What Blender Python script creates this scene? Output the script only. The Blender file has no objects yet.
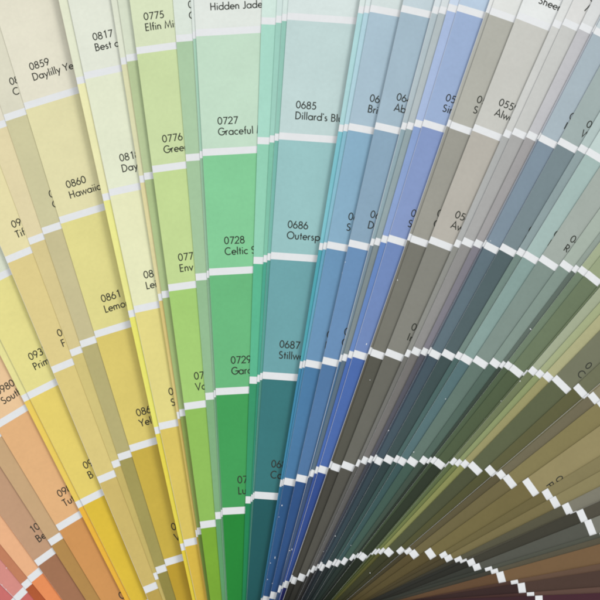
"""Close-up of an opened fan deck of paint colour strips, seen from straight above."""
import bpy, math, random
from mathutils import Vector

MM = 0.001
PX = 0.275            # millimetres of card per pixel of the measured picture
scene = bpy.context.scene
COL = scene.collection

# ------------------------------------------------------------------ camera
cam_d = bpy.data.cameras.new("camera")
cam_d.sensor_width = 36.0
cam_d.lens = 150.0
cam_d.clip_start = 0.01
cam_d.clip_end = 50.0
cam = bpy.data.objects.new("camera", cam_d)
cam.location = (0, 0, 0.6875)
COL.objects.link(cam)
scene.camera = cam

# ------------------------------------------------------------------ light
world = bpy.data.worlds.new("World")
scene.world = world
world.use_nodes = True
bg = world.node_tree.nodes["Background"]
bg.inputs[0].default_value = (0.97, 0.99, 1.0, 1)
bg.inputs[1].default_value = 0.74

lamp_d = bpy.data.lights.new("soft_area_lamp", "AREA")  # unseen large soft lamp at upper right, inferred from the strips' shadows
lamp_d.shape = "RECTANGLE"
lamp_d.size = 0.55
lamp_d.size_y = 0.9
lamp_d.energy = 23.0
lamp_d.color = (1.0, 0.985, 0.96)
lamp = bpy.data.objects.new("soft_area_lamp", lamp_d)
lamp.location = (1.75, 0.75, 1.75)
lamp.rotation_euler = (Vector((0, 0, 0)) - Vector(lamp.location)).to_track_quat("-Z", "Y").to_euler()
COL.objects.link(lamp)

scene.view_settings.view_transform = "Standard"
scene.view_settings.look = "None"
scene.view_settings.exposure = 0.0
scene.view_settings.gamma = 1.0
scene.cycles.filter_width = 2.1

# ------------------------------------------------------------------ materials
ILLUM = 0.965         # light falling on the cards: swatch albedo = measured tone / ILLUM


def lin(h):
    out = []
    for i in (0, 2, 4):
        c = int(h[i:i + 2], 16) / 255
        out.append(c / 12.92 if c <= 0.04045 else ((c + 0.055) / 1.055) ** 2.4)
    return out


def new_mat(name, rough=0.6, spec=0.25):
    m = bpy.data.materials.new(name)
    m.use_nodes = True
    b = m.node_tree.nodes["Principled BSDF"]
    b.inputs["Roughness"].default_value = rough
    b.inputs["Specular IOR Level"].default_value = spec
    return m, m.node_tree, b


def paper_grain(nt, bsdf, colour_socket, amount, bump):
    """faint mottling and tooth of the coated card"""
    N, Lk = nt.nodes, nt.links
    tc = N.new("ShaderNodeTexCoord")
    oi = N.new("ShaderNodeObjectInfo")
    mp = N.new("ShaderNodeMapping")
    Lk.new(tc.outputs["Object"], mp.inputs["Vector"])
    cmb = N.new("ShaderNodeCombineXYZ")
    Lk.new(oi.outputs["Random"], cmb.inputs[0])
    Lk.new(oi.outputs["Random"], cmb.inputs[1])
    Lk.new(cmb.outputs[0], mp.inputs["Location"])
    n1 = N.new("ShaderNodeTexNoise")
    n1.inputs["Scale"].default_value = 900.0
    n1.inputs["Detail"].default_value = 3.0
    n1.inputs["Roughness"].default_value = 0.65
    n2 = N.new("ShaderNodeTexNoise")
    n2.inputs["Scale"].default_value = 110.0
    n2.inputs["Detail"].default_value = 3.0
    Lk.new(mp.outputs[0], n1.inputs["Vector"])
    Lk.new(mp.outputs[0], n2.inputs["Vector"])
    add = N.new("ShaderNodeMath"); add.operation = "ADD"
    Lk.new(n1.outputs["Fac"], add.inputs[0])
    Lk.new(n2.outputs["Fac"], add.inputs[1])
    mr = N.new("ShaderNodeMapRange")
    mr.inputs["From Min"].default_value = 0.6
    mr.inputs["From Max"].default_value = 1.4
    mr.inputs["To Min"].default_value = 1.0 - amount
    mr.inputs["To Max"].default_value = 1.0 + amount
    Lk.new(add.outputs[0], mr.inputs["Value"])
    sc = N.new("ShaderNodeVectorMath"); sc.operation = "SCALE"
    Lk.new(colour_socket, sc.inputs[0])
    Lk.new(mr.outputs[0], sc.inputs["Scale"])
    Lk.new(sc.outputs[0], bsdf.inputs["Base Color"])
    bp = N.new("ShaderNodeBump")
    bp.inputs["Strength"].default_value = bump
    bp.inputs["Distance"].default_value = 0.00002
    Lk.new(n1.outputs["Fac"], bp.inputs["Height"])
    Lk.new(bp.outputs[0], bsdf.inputs["Normal"])


SWATCH, nt, b = new_mat("painted_colour_coating", 0.55, 0.2)
oi = nt.nodes.new("ShaderNodeObjectInfo")
paper_grain(nt, b, oi.outputs["Color"], 0.05, 0.35)

CARD, nt, b = new_mat("white_card_stock", 0.6, 0.2)
rgb = nt.nodes.new("ShaderNodeRGB")
rgb.outputs[0].default_value = (0.83, 0.84, 0.85, 1)
paper_grain(nt, b, rgb.outputs[0], 0.03, 0.35)

INK, nt, b = new_mat("dark_printing_ink", 0.6, 0.15)
b.inputs["Base Color"].default_value = (0.035, 0.038, 0.03, 1)

TABLE, nt, b = new_mat("grey_table", 0.5, 0.3)
rgb = nt.nodes.new("ShaderNodeRGB")
rgb.outputs[0].default_value = (0.3, 0.29, 0.28, 1)
paper_grain(nt, b, rgb.outputs[0], 0.08, 0.3)


# ------------------------------------------------------------------ mesh helpers
def mesh_obj(name, verts, faces, mat, parent=None, loc=(0, 0, 0)):
    me = bpy.data.meshes.new(name)
    me.from_pydata([tuple(c * MM for c in v) for v in verts], [], faces)
    me.materials.append(mat)
    me.update()
    o = bpy.data.objects.new(name, me)
    o.location = tuple(c * MM for c in loc)
    COL.objects.link(o)
    o.parent = parent
    return o


def slab(x0, y0, x1, y1, z0, z1, r=0.0):
    """a thin card with slightly rounded corners"""
    if r <= 0:
        ring = [(x0, y0), (x1, y0), (x1, y1), (x0, y1)]
    else:
        ring = []
        for cx, cy, a in ((x1 - r, y0 + r, -90), (x1 - r, y1 - r, 0), (x0 + r, y1 - r, 90), (x0 + r, y0 + r, 180)):
            for k in range(5):
                t = math.radians(a + k * 22.5)
                ring.append((cx + r * math.cos(t), cy + r * math.sin(t)))
    n = len(ring)
    v = [(x, y, z0) for x, y in ring] + [(x, y, z1) for x, y in ring]
    f = [tuple(range(n - 1, -1, -1)), tuple(range(n, 2 * n))]
    f += [(i, (i + 1) % n, n + (i + 1) % n, n + i) for i in range(n)]
    return v, f


# ------------------------------------------------------------------ lettering: a geometric sans drawn with strokes
def arc(cx, cy, rx, ry, a0, a1, n=14):
    return [(cx + rx * math.cos(math.radians(a0 + (a1 - a0) * k / n)),
             cy + ry * math.sin(math.radians(a0 + (a1 - a0) * k / n))) for k in range(n + 1)]


def bowl(cx, r=0.27, cy=0.3):
    return arc(cx, cy, r, r, 0, 360, 20)


G = {
    "0": (0.71, [arc(.34, .49, .255, .44, 0, 360, 22)]),
    "1": (0.71, [[(.22, .80), (.42, .94), (.42, 0)]]),
    "2": (0.71, [arc(.34, .67, .24, .25, 170, -30) + [(.09, .05), (.62, .05)]]),
    "3": (0.71, [arc(.32, .70, .21, .22, 150, -90), arc(.32, .26, .25, .23, 90, -150)]),
    "4": (0.71, [[(.48, 0), (.48, .93), (.07, .24), (.64, .24)]]),
    "5": (0.71, [[(.58, .90), (.25, .90), (.19, .53)] + arc(.31, .30, .26, .27, 110, -140)]),
    "6": (0.71, [arc(.34, .29, .25, .26, 0, 360, 20), [(.12, .42), (.42, .95)]]),
    "7": (0.71, [[(.10, .90), (.60, .90), (.24, 0)]]),
    "8": (0.71, [arc(.34, .71, .20, .20, 0, 360, 18), arc(.34, .26, .25, .235, 0, 360, 18)]),
    "9": (0.71, [arc(.34, .65, .25, .26, 0, 360, 20), [(.56, .52), (.26, -.01)]]),
    "A": (0.82, [[(.05, 0), (.41, .97), (.77, 0)], [(.18, .30), (.64, .30)]]),
    "B": (0.66, [[(.12, .52), (.12, .94), (.30, .94)] + arc(.30, .73, .20, .21, 90, -90) + [(.12, .52)],
                 [(.12, .52), (.33, .52)] + arc(.33, .28, .24, .24, 90, -90) + [(.12, .04), (.12, .52)]]),
    "C": (0.86, [arc(.50, .49, .42, .45, 48, 312, 20)]),
    "D": (0.82, [[(.12, .04), (.12, .93), (.30, .93)] + arc(.30, .485, .42, .445, 90, -90) + [(.12, .04)]]),
    "E": (0.60, [[(.52, .93), (.12, .93), (.12, .04), (.52, .04)], [(.12, .50), (.50, .50)]]),
    "F": (0.56, [[(.50, .93), (.12, .93), (.12, 0)], [(.12, .50), (.48, .50)]]),
    "G": (0.92, [arc(.50, .49, .42, .45, 42, 350, 20) + [(.92, .47), (.54, .47)]]),
    "H": (0.80, [[(.12, 0), (.12, .97)], [(.66, 0), (.66, .97)], [(.12, .50), (.66, .50)]]),
    "I": (0.30, [[(.14, 0), (.14, .97)]]),
    "J": (0.46, [[(.34, .97), (.34, .2)] + arc(.19, .19, .15, .17, 0, -150, 8)]),
    "L": (0.50, [[(.12, .97), (.12, .04), (.48, .04)]]),
    "M": (0.98, [[(.08, 0), (.20, .95), (.49, .15), (.78, .95), (.90, 0)]]),
    "O": (1.00, [arc(.50, .49, .43, .45, 0, 360, 26)]),
    "P": (0.60, [[(.12, 0), (.12, .93), (.28, .93)] + arc(.28, .69, .23, .24, 90, -90) + [(.12, .45)]]),
    "R": (0.64, [[(.12, 0), (.12, .93), (.28, .93)] + arc(.28, .69, .22, .24, 90, -90) + [(.12, .45)],
                 [(.26, .45), (.56, 0)]]),
    "S": (0.62, [arc(.31, .71, .19, .21, 40, 250, 12) + arc(.30, .26, .22, .22, 70, -150, 14)]),
    "T": (0.60, [[(.03, .93), (.57, .93)], [(.30, 0), (.30, .93)]]),
    "V": (0.76, [[(.04, .97), (.38, .04), (.72, .97)]]),
    "W": (1.08, [[(.04, .97), (.30, .06), (.54, .90), (.78, .06), (1.04, .97)]]),
    "Y": (0.70, [[(.03, .97), (.35, .45), (.67, .97)], [(.35, .45), (.35, 0)]]),
    "a": (0.70, [bowl(.34), [(.61, 0), (.61, .60)]]),
    "b": (0.70, [bowl(.37), [(.10, 0), (.10, 1.02)]]),
    "c": (0.56, [arc(.34, .30, .27, .27, 50, 310, 14)]),
    "d": (0.70, [bowl(.34), [(.61, 0), (.61, 1.02)]]),
    "e": (0.64, [[(.06, .31), (.59, .31)] + arc(.33, .30, .26, .27, 4, 315, 16)]),
    "f": (0.34, [arc(.30, .83, .13, .16, 80, 180, 6) + [(.17, 0)], [(.03, .56), (.32, .56)]]),
    "g": (0.70, [bowl(.34), [(.61, .60), (.61, -.10)] + arc(.36, -.10, .25, .18, 0, -160, 8)]),
    "h": (0.60, [[(.10, 0), (.10, 1.02)], [(.10, .30)] + arc(.29, .36, .19, .21, 170, 0, 8) + [(.48, 0)]]),
    "i": (0.24, [[(.12, 0), (.12, .60)], [(.12, .78), (.12, .90)]]),
    "l": (0.24, [[(.12, 0), (.12, 1.02)]]),
    "m": (0.92, [[(.10, 0), (.10, .60)], [(.10, .34)] + arc(.27, .40, .16, .17, 170, 0, 7) + [(.43, 0)],
                 [(.45, .36)] + arc(.62, .40, .17, .17, 165, 0, 7) + [(.79, 0)]]),
    "n": (0.60, [[(.10, 0), (.10, .60)], [(.10, .30)] + arc(.29, .36, .19, .21, 170, 0, 8) + [(.48, 0)]]),
    "o": (0.68, [bowl(.34)]),
    "p": (0.70, [bowl(.37), [(.10, -.34), (.10, .60)]]),
    "r": (0.38, [[(.10, 0), (.10, .60)], [(.11, .34)] + arc(.27, .40, .15, .17, 170, 60, 5)]),
    "s": (0.46, [arc(.23, .43, .12, .13, 40, 250, 9) + arc(.22, .17, .14, .14, 70, -150, 10)]),
    "t": (0.34, [[(.17, 0), (.17, .86)], [(.02, .56), (.32, .56)]]),
    "u": (0.60, [[(.10, .60), (.10, .24)] + arc(.29, .23, .19, .20, 180, 360, 8) + [(.48, .60)]]),
    "v": (0.54, [[(.03, .60), (.27, .05), (.51, .60)]]),
    "w": (0.82, [[(.03, .60), (.22, .06), (.41, .56), (.60, .06), (.79, .60)]]),
    "y": (0.54, [[(.03, .60), (.29, .06)], [(.51, .60), (.14, -.34)]]),
    "'": (0.20, [[(.10, .78), (.10, .98)]]),
    "/": (0.40, [[(.02, -.05), (.36, 1.0)]]),
    " ": (0.32, []),
}


def ribbon(pts, w):
    """one stroke as a single flat band with mitred joints; no face overlaps another"""
    closed = len(pts) > 3 and math.dist(pts[0], pts[-1]) < 1e-6
    if closed:
        pts = pts[:-1]
    pts = [p for i, p in enumerate(pts) if i == 0 or math.dist(p, pts[i - 1]) > 1e-6]
    n = len(pts)
    L_, R_ = [], []
    for i in range(n):
        a = pts[(i - 1) % n] if (closed or i > 0) else None
        c = pts[(i + 1) % n] if (closed or i < n - 1) else None
        p = pts[i]
        d1 = Vector((p[0] - a[0], p[1] - a[1])).normalized() if a else None
        d2 = Vector((c[0] - p[0], c[1] - p[1])).normalized() if c else None
        if d1 is None: d1 = d2
        if d2 is None: d2 = d1
        n1 = Vector((-d1.y, d1.x)); n2 = Vector((-d2.y, d2.x))
        m = n1 + n2
        if m.length < 0.2:
            m = n1.copy()
        m.normalize()
        k = w / 2 / max(m.dot(n1), 0.45)
        L_.append((p[0] + m.x * k, p[1] + m.y * k))
        R_.append((p[0] - m.x * k, p[1] - m.y * k))
    faces = []
    for i in range(n if closed else n - 1):
        j = (i + 1) % n
        faces.append((i, n + i, n + j, j))
    return L_ + R_, faces


def text_mesh(lines, size, z):
    """lines: (string, x, y of the baseline), in millimetres on the card"""
    verts, faces, q = [], [], 0
    for s, x, y in lines:
        for ch in s:
            adv, strokes = G.get(ch, G[" "])
            for st in strokes:
                rv, rf = ribbon(st, 0.138)
                o = len(verts)
                zz = z + 0.0022 * (q % 9)
                q += 1
                verts += [(x + px * size, y + py * size, zz) for px, py in rv]
                faces += [tuple(o + i for i in f) for f in rf]
            x += (adv - 0.03 if ch.isdigit() else adv + 0.035) * size
    return verts, faces


# ------------------------------------------------------------------ the strips, bottom of the fan first
CARDS = [
    # x mm, y mm, turn deg, swatch pitch mm, height mm, bare left edge px, colours by block, lettering by block, label
    (-34.19, -129.963, 46.0, 32.797, 0.1, 0.2, {4: 'cf6f6c', 5: 'bb4b4b'}, {}, 'rose pink paint strip in the bottom left corner of the fan'),
    (-32.507, -127.99, 45.0, 32.787, 0.32, 0.3, {4: 'd98e84', 5: 'cc6a64'}, {}, 'dusty pink paint strip overlapping the rose pink corner strip'),
    (-34.518, -128.25, 40.0, 32.778, 0.49, 0, {4: 'c5805d', 5: 'b4592f'}, {}, 'narrow terracotta strip between the dusty pink and the peach strips'),
    (-33.478, -126.806, 39.3, 32.77, 0.66, 0, {4: 'f0b588', 5: 'ee9159'}, {}, 'peach strip turning bright orange below its white band, at the left edge'),
    (-34.525, -124.54, 36.0, 32.753, 1.03, 0.06, {4: 'c49b7a', 5: 'a37253'}, {4: ('1045', 'Be', 0, -3)}, 'tan strip fading to brown, lettered 10 and Be, low on the left'),
    (-33.917, -120.957, 32.7, 32.737, 1.35, 0, {4: 'cba87d', 5: 'b58a4d'}, {}, 'narrow beige strip turning ochre, just left of the orange strip lettered Tut'),
    (-33.262, -117.799, 31.09, 32.727, 1.57, 0, {3: 'f2c99b', 4: 'e7b47f', 5: 'd49657', 6: 'c07c3a'}, {3: ('0980', 'Southern', 3.1, -4), 4: ('0981', 'Tut', 3.1, -4), 5: ('0982', 'C', 3.1, -4)}, 'light orange strip lettered 980 and South, darkening to caramel'),
    (-31.962, -113.674, 27.0, 32.697, 2.19, 0, {2: 'e6e2c0', 3: 'ece49a', 4: 'efcf5e', 5: 'efb83c'}, {}, 'thin golden sliver along the left edge of the yellow strip lettered Prim'),
    (-30.989, -113.076, 26.57, 32.682, 2.51, 0.08, {1: 'e6e6d8', 2: 'dfe4cf', 3: 'e9df90', 4: 'e9d26d', 5: 'e2c03c', 6: 'd4b030'}, {3: ('0937', 'Prim', 2.9, 1.5), 4: ('0938', 'B', 3.2, -0.8)}, 'bright yellow strip lettered 093 and Prim at the left'),
    (-30.433, -108.647, 22.68, 32.633, 3.53, 0.2, {1: 'ece6cc', 2: 'eadfab', 3: 'e2cf8d', 4: 'dfcb80', 5: 'd1b96d', 6: 'c0a452'}, {2: ('0930', 'Tif', 4, -2.3), 3: ('0931', 'F', 4.3, -1)}, 'sand yellow strip lettered 09 and Tif'),
    (-28.806, -105.356, 20.5, 32.627, 3.67, 0, {1: 'e6dfca', 2: 'e5d7ab', 3: 'dbca90', 4: 'd5c47c', 5: 'c8b468'}, {}, 'narrow straw coloured strip between the strip lettered Tif and the khaki strip'),
    (-29.225, -104.054, 18.53, 32.633, 3.83, 0, {1: 'e0dcc6', 2: 'd0ca9f', 3: 'cac093', 4: 'b9af77', 5: 'a59a58', 6: '958a45'}, {1: ('0866', 'C', 1.5, 0), 2: ('0867', 'C', 3.2, 0)}, 'khaki strip left of the strip lettered 0859, dulling to olive'),
    (-27.608, -102.12, 17.09, 32.638, 4.0, 0, {1: 'e8e3ce', 2: 'e6dfae', 3: 'e4db8f', 4: 'dfcb6f', 5: 'cdb146', 6: 'c3a02f'}, {1: ('0859', 'Daylilly Yellow', 1.5, 3.5), 2: ('0860', 'Hawaiian', 1.9, -0.6), 3: ('0861', 'Lemon', 1.9, -0.6), 4: ('0862', 'Yellow', 1.9, -0.6), 5: ('0863', 'V', 1.9, -0.6)}, 'wide cream to gold strip lettered 0859 and Daylilly'),
    (-25.657, -98.297, 12.57, 32.565, 5.82, 0, {1: 'e8ebd0', 2: 'f0ecb6', 3: 'efec92', 4: 'ede86f', 5: 'ead94f', 6: 'e8d040'}, {}, 'thin lemon sliver along the left edge of the strip lettered 0817'),
    (-24.996, -97.222, 12.06, 32.563, 6.14, 0.18, {1: 'e6e9d9', 2: 'e7ebcf', 3: 'ebebc0', 4: 'e7da88', 5: 'dfc763', 6: 'e0bd48'}, {1: ('0817', 'Best c', 1.7, 3.4), 2: ('0818', 'Day', 2.6, -1), 3: ('0819', 'Lei', 1.8, -1), 4: ('0820', 'S', 1.8, -1)}, 'pale cream to yellow strip lettered 0817 and Best'),
    (-23.431, -94.805, 9.01, 32.547, 6.76, 0, {1: 'e3e7d2', 2: 'dfddb2', 3: 'e3d8a2', 4: 'dcc67e', 5: 'd0b764', 6: 'c2a44a'}, {}, 'very thin beige sliver right of the strip lettered 0817'),
    (-23.257, -94.198, 8.52, 32.548, 7.03, 0, {1: 'dbe2cb', 2: 'baca9a', 3: 'b2c58d', 4: 'a4ba78', 5: '8fa254', 6: '75913f'}, {}, 'narrow moss green strip left of the strip lettered 0775'),
    (-22.907, -92.472, 7.66, 32.522, 7.85, 0, {1: 'dbe4c0', 2: 'cddda6', 3: 'c6db95', 4: 'a7cf74', 5: '92c05a', 6: '7dad34'}, {1: ('0775', 'Elfin Mist', -3, 0), 2: ('0776', 'Green', -1, -4), 3: ('0777', 'Env', -1, -4), 4: ('0778', 'Va', -1, -4)}, 'lime green strip lettered 0775 and Elfin'),
    (-20.448, -90.089, 4.69, 32.526, 8.05, 0, {1: 'dfe8dc', 2: 'adcba6', 3: 'a5c69e', 4: '95bd92', 5: '82b080', 6: '629f6b'}, {1: ('0768', 'C', 0, 0)}, 'narrow sage green strip between the strips lettered 0775 and 0727'),
    (-19.614, -89.469, 3.37, 32.53, 8.25, 0.1, {1: 'e0e8e0', 2: 'a5cdb4', 3: '93bb9b', 4: '86b08c', 5: '6ba478', 6: '5e9c70'}, {}, 'very thin grey green sliver at the left edge of the strip lettered 0727'),
    (-19.317, -88.923, 3.18, 32.533, 8.47, 0.06, {1: 'e3e8e1', 2: 'c5dfc8', 3: '85cd98', 4: '6aba7e', 5: '41a057', 6: '228a36'}, {1: ('0726', 'Hidden Jade', 1, 3.3), 2: ('0727', 'Graceful M', 2, -2.2), 3: ('0728', 'Celtic S', 2, -2.2), 4: ('0729', 'Gard', 2, -2.2), 5: ('0730', 'Luc', 2, -2.2)}, 'wide white to emerald strip lettered 0727 and Graceful'),
    (-15.83, -85.806, -1.9, 32.536, 8.69, 0, {1: 'd3e8de', 2: 'a9dac8', 3: '94d2b6', 4: '5bb890', 5: '369669', 6: '1f8654'}, {}, 'narrow mint strip just right of the strip lettered 0727'),
    (-14.911, -85.286, -2.98, 32.542, 8.86, 0, {1: 'd3e4df', 2: '9fcfbf', 3: '81c2a8', 4: '4ba68d', 5: '338c72', 6: '257864'}, {}, 'thin sea green sliver between the mint strip and the strip lettered 0685'),
    (-14.717, -84.753, -3.49, 32.547, 9.03, 0.06, {1: 'd6e6e0', 2: '94c6b6', 3: '78b8aa', 4: '559f92', 5: '4d8c7f', 6: '3c7c70'}, {}, 'very thin grey teal sliver along the left edge of the strip lettered 0685'),
    (-14.526, -84.407, -3.93, 32.553, 9.2, 0, {1: 'd8e4e1', 2: 'c2d7d5', 3: '99c4c4', 4: '6ea5aa', 5: '37777a', 6: '1e5b5e'}, {2: ('0685', "Dillard's Blue", 0, -0.5), 3: ('0686', 'Outerspace', 0, -0.5), 4: ('0687', 'Stillwater', 0, -0.5), 5: ('0688', 'Coa', 0, -0.5)}, 'wide pale blue to deep teal strip lettered 0685 and Dillard'),
    (-10.546, -80.708, -9.4, 32.512, 10.32, 0, {1: 'dce8e4', 2: 'b0d8da', 3: '7ec2cd', 4: '50a6b2', 5: '4089ac', 6: '33749c'}, {}, 'thin turquoise sliver along the right side of the strip lettered 0685'),
    (-10.149, -80.433, -9.84, 32.514, 10.56, 0, {1: 'dce8e6', 2: 'b3d4de', 3: '88bccd', 4: '66a6bf', 5: '4a88ae', 6: '356c98'}, {}, 'very thin sky blue sliver left of the strip lettered Bri'),
    (-9.927, -80.041, -10.32, 32.515, 10.83, 0.06, {1: 'd5e0de', 2: 'aac1cf', 3: '89afc7', 4: '6b95b9', 5: '4a7ba5', 6: '2a5584'}, {2: ('0653', 'Bri', 1, -1), 3: ('0654', 'S', 1, -1), 4: ('0655', 'I', 1, -1)}, 'blue strip lettered 06 and Bri'),
    (-7.846, -78.726, -12.62, 32.489, 11.65, 0.06, {1: 'c4d3d9', 2: 'a4bac8', 3: '8aa6bb', 4: '6a8fb8', 5: '5178a4', 6: '2d5286'}, {2: ('0646', 'Abs', 0, 0), 3: ('0647', 'Di', 0, 0), 4: ('0648', 'C', 0, 0), 5: ('0649', 'C', 0, 0)}, 'steel blue strip lettered 06 and Abs'),
    (-5.699, -77.478, -14.89, 32.478, 12.17, 0.26, {1: 'd7e0e3', 2: 'b3c1c6', 3: '92a9b1', 4: '7b8e9a', 5: '52779c', 6: '3b5b8a'}, {}, 'thin white edged grey blue sliver just right of the strip lettered Abs'),
    (-5.592, -77.009, -15.55, 32.478, 12.44, 0, {1: 'd8dfe0', 2: 'b4bec0', 3: '94a5a8', 4: '808c8e', 5: '5c7080', 6: '405577'}, {}, 'thin grey sliver between the white edged sliver and the periwinkle slivers'),
    (-4.513, -76.098, -15.99, 32.479, 12.71, 0, {1: 'cad8ea', 2: 'a9bbdd', 3: '8aa1ce', 4: '6787c0', 5: '486ab0', 6: '365296'}, {}, 'thin periwinkle sliver along the left edge of the strip lettered Sin'),
    (-4.007, -75.64, -16.76, 32.481, 12.95, 0.18, {1: 'bacde1', 2: '9cb0d2', 3: '8699c6', 4: '7189bb', 5: '4a6aac', 6: '304c8e', 7: '1a1f60'}, {2: ('0598', 'Sin', 0, -2), 3: ('0599', 'S', 0, -2)}, 'cornflower blue strip lettered 05 and Sin, deepening to royal blue'),
    (-2.257, -74.056, -19.02, 32.464, 13.57, 0.24, {1: 'e6e7e4', 2: 'b1b1a9', 3: '9a9990', 4: '79776d', 5: '5e5a4e', 6: '504c42', 7: '33312a'}, {}, 'white edged grey sliver between the cornflower strip and the grey ones'),
    (-1.852, -74.449, -19.24, 32.465, 13.84, 0, {1: 'e3e4e0', 2: 'b2b1a7', 3: '9c9a90', 4: '77766c', 5: '56554b', 6: '45433b', 7: '2c2b25'}, {2: ('0566', 'S', 1.7, 0), 3: ('0567', 'C', 1.7, 0)}, 'warm grey strip lettered 0 and S, left of the strip lettered 0559'),
    (-0.065, -73.483, -21.3, 32.442, 14.31, 0, {1: 'e7e9e7', 2: 'c9c8c1', 3: 'b7b2a8', 4: '85847b', 5: '69685f', 6: '55534b', 7: '33322c'}, {1: ('0558', 'Sheer Veer', 0, 0), 2: ('0559', 'Alwa', 0, 0), 3: ('0560', 'Aw', 0, 0), 4: ('0561', 'Ir', 0, 0)}, 'wide off white to charcoal strip lettered 0559 and Alwa'),
    (2.434, -72.428, -24.07, 32.417, 14.83, 0, {1: 'dfe0dd', 2: 'cfcfcb', 3: 'afb0ae', 4: '8f8f89', 5: '72716c', 6: '5b5a56', 7: '33322f'}, {}, 'thin light grey sliver just right of the strip lettered 0559'),
    (3.54, -71.368, -24.71, 32.404, 15.1, 0.06, {1: 'dddcd9', 2: 'c8c8c4', 3: 'abaaa8', 4: '918f8d', 5: '75726f', 6: '5f5d5b', 7: '32312f'}, {1: ('0551', '/', 0, 0)}, 'light grey strip, second right of the strip lettered 0559'),
    (4.823, -70.894, -25.98, 32.384, 15.52, 0, {1: 'dadbda', 2: 'c2c1c4', 3: 'a29f9f', 4: '807d86', 5: '55555f', 6: '42454f', 7: '2a2b30'}, {1: ('0544', '/', 0, 0)}, 'mauve grey strip, third right of the strip lettered 0559'),
    (5.613, -70.262, -27.09, 32.363, 15.94, 0.06, {1: 'c5ccd2', 2: 'b4b8c1', 3: '8f97a3', 4: '5f6874', 5: '475260', 6: '36424c', 7: '23282e'}, {}, 'very thin lilac grey sliver along the left edge of the dusty blue strip'),
    (6.068, -70.765, -27.02, 32.35, 16.21, 0, {1: 'c9d3d6', 2: 'a8b6be', 3: '7e8f9d', 4: '5e7079', 5: '43545e', 6: '33434b', 7: '222b30'}, {2: ('0537', 'I', 2, 0)}, 'dusty blue strip with the cut off letters C and I'),
    (7.68, -69.741, -28.78, 32.333, 16.58, 0.06, {1: 'b9c6c4', 2: 'a0aeac', 3: '77878c', 4: '506164', 5: '3c4e4e', 6: '2e4041', 7: '1f2829'}, {2: ('0530', 'Wa', 1.5, -4.3), 3: ('0531', 'I', 1.5, -4.3)}, 'slate strip lettered 0 and W near the top right corner'),
    (9.496, -69.331, -30.63, 32.317, 16.9, 0, {1: 'c9d5d2', 2: 'b3c3c0', 3: '8e9fa0', 4: '72877f', 5: '4a6562', 6: '38504d', 7: '222f2e'}, {}, 'thin blue grey strip between the slate one lettered W and the pale aqua one'),
    (10.271, -69.514, -31.38, 32.302, 17.22, 0.06, {1: 'd6e2df', 2: 'c1d2ce', 3: 'a4bab5', 4: '87a09a', 5: '557174', 6: '3a5656', 7: '25322f'}, {3: ('0453', 'I', 0, 0)}, 'pale aqua strip fading to dark teal, right of the thin blue grey one'),
    (11.879, -68.826, -33.23, 32.282, 17.54, 0, {1: 'ccd2cc', 2: 'bcc4bc', 3: 'a3aca4', 4: '7f9088', 5: '62776d', 6: '415b50', 7: '26332d'}, {3: ('0446', 'Ra', 0, 0)}, 'grey green strip lettered 0 and R at the right edge'),
    (14.225, -67.882, -35.58, 32.263, 17.86, 0, {2: 'c0cabf', 3: 'a6b2a6', 4: '82948a', 5: '51665b', 6: '3f4f43', 7: '262f28'}, {}, 'sage grey strip directly right of the strip lettered R'),
    (15.512, -67.697, -37.09, 32.246, 18.13, 0, {2: 'aab2aa', 3: '929e94', 4: '5e6b62', 5: '39463c', 6: '2b352b', 7: '1c221b'}, {}, 'very thin dark grey green sliver right of the sage grey strip'),
    (16.276, -67.298, -37.68, 32.226, 18.45, 0.05, {2: 'b8c0a4', 3: 'a3ad8c', 4: '6f8069', 5: '4f5f45', 6: '3f4d36', 7: '2a3322'}, {}, 'thin fern green strip left of the wide forest green one'),
    (16.824, -67.487, -38.7, 32.209, 18.72, 0, {2: 'aeb898', 3: '98a380', 4: '6a785c', 5: '4e5c40', 6: '2b3525', 7: '1f271a'}, {}, 'wide forest green strip crossing the right side of the fan'),
    (18.9, -67.578, -40.46, 32.19, 19.04, 0, {3: '9aa384', 4: '6e7b5c', 5: '5c6849', 6: '4a5637', 7: '3e4928'}, {}, 'very thin olive green sliver right of the forest green strip'),
    (20.191, -66.403, -40.65, 32.171, 19.36, 0.05, {3: 'bfc6ae', 4: 'a3ab8f', 5: '707a57', 6: '5c6a44', 7: '454d28'}, {}, 'pale grey green strip right of the forest green one'),
    (21.063, -66.281, -41.97, 32.151, 19.68, 0, {3: 'c0c69e', 4: 'a4ac82', 5: '8d9868', 6: '727c48', 7: '50562a'}, {}, 'thin celery green sliver beside the pale grey green strip'),
    (22.2, -66.047, -42.97, 32.132, 20.0, 0, {3: 'c8c79e', 4: 'afad82', 5: '9b9666', 6: '8b8e55', 7: '5a592a'}, {}, 'bright khaki strip left of the dark olive strip lettered C'),
    (23.627, -65.904, -44.34, 32.11, 20.37, 0, {3: '8f917a', 4: '73755e', 5: '5b6144', 6: '4c5036', 7: '3a3b22'}, {4: ('0', 'C', -1, -1)}, 'wide dark olive strip with the letters 0 and C at the right edge'),
    (27.022, -65.646, -47.37, 32.09, 20.69, 0, {4: '6d6f54', 5: '5d5c3a', 6: '51512f', 7: '39381f'}, {}, 'olive brown strip directly right of the one lettered C'),
    (28.146, -66.533, -49.44, 32.071, 21.01, 0.14, {4: '8b8468', 5: '746f52', 6: '5f5940', 7: '302c1d'}, {}, 'very thin pale edged sliver right of the olive brown strip'),
    (29.184, -65.834, -49.74, 32.054, 21.28, 0, {4: '8b8468', 5: '6f6850', 6: '5c5439', 7: '433c25'}, {}, 'taupe strip between the olive brown strip and the ochre brown one'),
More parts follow.
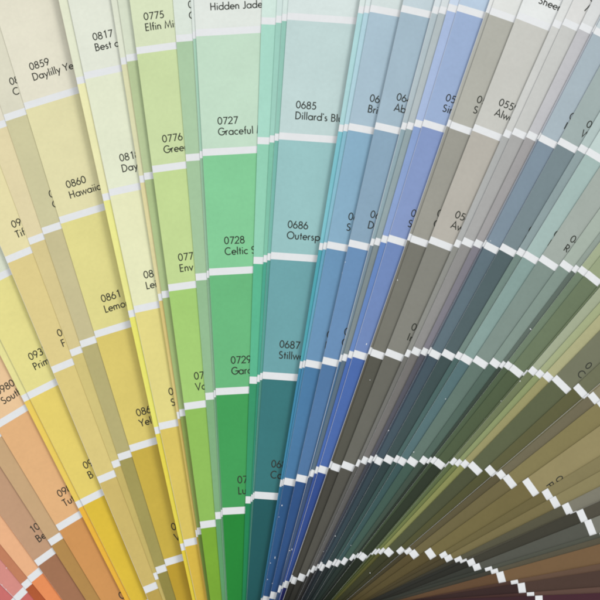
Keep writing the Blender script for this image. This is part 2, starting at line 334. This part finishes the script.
    (30.485, -66.324, -51.34, 32.035, 21.6, 0, {4: '9a8f62', 5: '847a4f', 6: '6e6440', 7: '584c2b'}, {}, 'ochre brown strip left of the one lettered P'),
    (34.707, -65.895, -54.32, 32.013, 21.97, 0, {4: 'a89c74', 5: '95895f', 6: '73683f', 7: '594d2b'}, {5: ('0', 'P', 2, -5.2)}, 'wide sandy brown strip with the letters 0 and P'),
    (38.63, -66.742, -58.55, 31.993, 22.29, 0, {5: '857b54', 6: '6c623c', 7: '4c4227'}, {}, 'dull khaki strip directly right of the one lettered P'),
    (39.968, -67.576, -61.04, 31.977, 22.56, 0, {5: '8a8058', 6: '786d46', 7: '4a4128'}, {}, 'brownish gold strip, second right of the one lettered P'),
    (42.661, -67.972, -63.58, 31.955, 22.93, 0, {5: '7e7b6c', 6: '55523f', 7: '37352a'}, {}, 'grey taupe strip, third right of the one lettered P'),
    (44.189, -68.638, -66.61, 31.938, 23.2, 0, {5: '8a877c', 6: '4a473a', 7: '2a2a24'}, {}, 'very thin sliver between the grey taupe and the near black strips'),
    (45.984, -68.497, -65.86, 31.921, 23.47, 0, {5: '4e4a3e', 6: '3c3a2f', 7: '272720'}, {}, 'near black brown strip low on the right side'),
    (47.529, -69.803, -68.55, 31.905, 23.79, 0, {5: '77776c', 6: '52534a', 7: '33352e'}, {}, 'smoky grey strip right of the near black brown one'),
    (50.823, -70.614, -72.93, 31.892, 24.06, 0, {5: '6c6c60', 6: '4e5045', 7: '353830'}, {}, 'thin grey green strip, second right of the near black brown one'),
    (52.356, -71.126, -73.39, 31.879, 24.33, 0, {5: '6a6252', 6: '56503f', 7: '3c3a30'}, {}, 'thin dark taupe strip above the warm brown one'),
    (53.844, -71.875, -74.45, 31.866, 24.6, 0, {5: '8c7150', 6: '755a3c', 7: '63482f'}, {}, 'wide warm brown strip near the bottom right corner'),
    (57.689, -74.072, -79.16, 31.849, 24.97, 0, {5: '7c6252', 6: '634b3b', 7: '4b332a'}, {}, 'thin cocoa strip below the warm brown one'),
    (59.489, -74.832, -81.09, 31.833, 25.29, 0, {5: '5c463a', 6: '4a362d', 7: '35211f'}, {}, 'dark chocolate strip near the bottom right corner'),
    (61.961, -77.303, -85.67, 31.818, 25.61, 0, {6: '5e453b', 7: '452a26'}, {}, 'thin reddish brown strip above the maroon one'),
    (64.148, -78.189, -87.59, 31.803, 25.93, 0, {6: '43202b', 7: '381c23'}, {}, 'maroon strip in the bottom right corner'),
]

# strip index, along, in from the edge, width, height (in measured px)
WORN = [(27, 39.11, 4.56, 1.2, 4), (27, 16.49, 1.18, 1.2, 1.5), (27, 13.5, 6.73, 1.4, 1.6), (30, 37.15, 2.62, 1.5, 2.5), (30, 35.55, 0.7, 1.4, 1.2), (27, 90.69, 2.17, 1.2, 2.2), (27, 79.03, 1.3, 1.0, 1.0), (27, 32.99, 1.18, 1, 1.5), (27, 326.4, 19.47, 1, 1.6), (28, 331.7, 0.5, 1, 1.2), (34, 307.8, 0.88, 1.3, 1.8), (39, 144.06, 0.5, 1, 1.6), (44, 122.4, 0.6, 1.2, 2), (43, 187.82, 7.82, 1.0, 2), (39, 28.67, 1.13, 1.2, 1.6), (43, 17.94, 3.54, 1.4, 1.2), (37, 16.57, 3.5, 1, 1.2), (50, 214.91, 0.6, 1.2, 2), (49, 194.47, 0.63, 1.2, 1.2), (48, 175.45, 11.6, 1, 2), (53, -30.61, 4.75, 1.2, 1.2), (46, -14.46, 1.24, 1.2, 1.2), (46, 275.15, 2.56, 3, 1.2), (40, 355.02, 2.95, 1.2, 1.2), (32, 245.05, 9.55, 1.2, 3), (34, 206.42, 7.72, 1, 1.2), (1, 263.53, 15.9, 1.8, 1.0), (1, 254.7, 0.71, 1, 1.5), (1, 248.7, 0.5, 1, 1.6)]

T = 0.10             # card thickness, mm
WIDTH = 50.0
BAND = 7.0 * PX      # white band between two colours
GROUP = "paint colour strips fanned out"
random.seed(4)
STRIPS = []

for x, y, turn, pitch, z, bare, colours, letters, label in CARDS:
    strip = bpy.data.objects.new("paint_strip", None)
    strip.empty_display_size = 0.01
    strip.location = (x * MM, y * MM, z * MM)
    strip.rotation_euler = (0, 0, math.radians(turn))
    strip["label"] = label
    strip["category"] = "paint strip"
    strip["group"] = GROUP
    COL.objects.link(strip)
    STRIPS.append(strip)
    ks = sorted(colours)
    for k in range(ks[0] - 1, 0, -1):
        colours[k] = colours[ks[0]]
    for k in range(ks[-1] + 1, 8):
        colours[k] = colours[ks[-1]]
    top = 5 * pitch + pitch * 1.12
    bottom = -2.2 * pitch
    v, f = slab(0, bottom, WIDTH, top, 0, T, 0.25)
    mesh_obj("card_stock", v, f, CARD, strip)
    e = bare * PX
    for k in range(1, 8):
        y0 = (6 - k) * pitch                   # top line of the white band below block k
        y1 = (7 - k) * pitch - BAND if k > 1 else top - 0.2
        if k == 7:
            y0 = bottom + 0.3
        c = [min(0.9, t / ILLUM) for t in lin(colours[k])]
        if e > 0:
            v, f = slab(e, y0, WIDTH - 0.1, y1, T, T + 0.006)
        else:                                  # colour runs over the cut edge
            v, f = slab(-0.012, y0, WIDTH - 0.1, y1, 0.015, T + 0.006)
        sw = mesh_obj("colour_swatch", v, f, SWATCH, strip)
        sw.color = (*c, 1)
        if k in letters:
            num, name, du, dv = letters[k]
            u = (14.3 + du) * PX
            lines = [(num, u, y0 + (25.3 + dv) * PX), (name, u, y0 + (14.6 + dv) * PX)]
            v, f = text_mesh(lines, 7.6 * PX, T + 0.010)
            mesh_obj("lettering", v, f, INK, sw)

# ------------------------------------------------------------------ worn spots where the coating has chipped to white
for i, along, inn, w, h in WORN:
    strip = STRIPS[i]
    w, h = w * 0.8, h * 0.8
    n = 7
    v = []
    for k in range(n):
        a = 2 * math.pi * k / n
        r = random.uniform(0.65, 1.1)
        v.append((inn * PX + math.cos(a) * w * PX / 2 * r, along * PX + math.sin(a) * h * PX / 2 * r, T + 0.014))
    v.append((inn * PX, along * PX, T + 0.016))
    mesh_obj("worn_spot", v, [(k, (k + 1) % n, n) for k in range(n)], CARD, strip)

# ------------------------------------------------------------------ the surface under the fan
v, f = slab(-400, -400, 400, 400, -20, -0.3)
table = mesh_obj("table_top", v, f, TABLE)
table["kind"] = "structure"
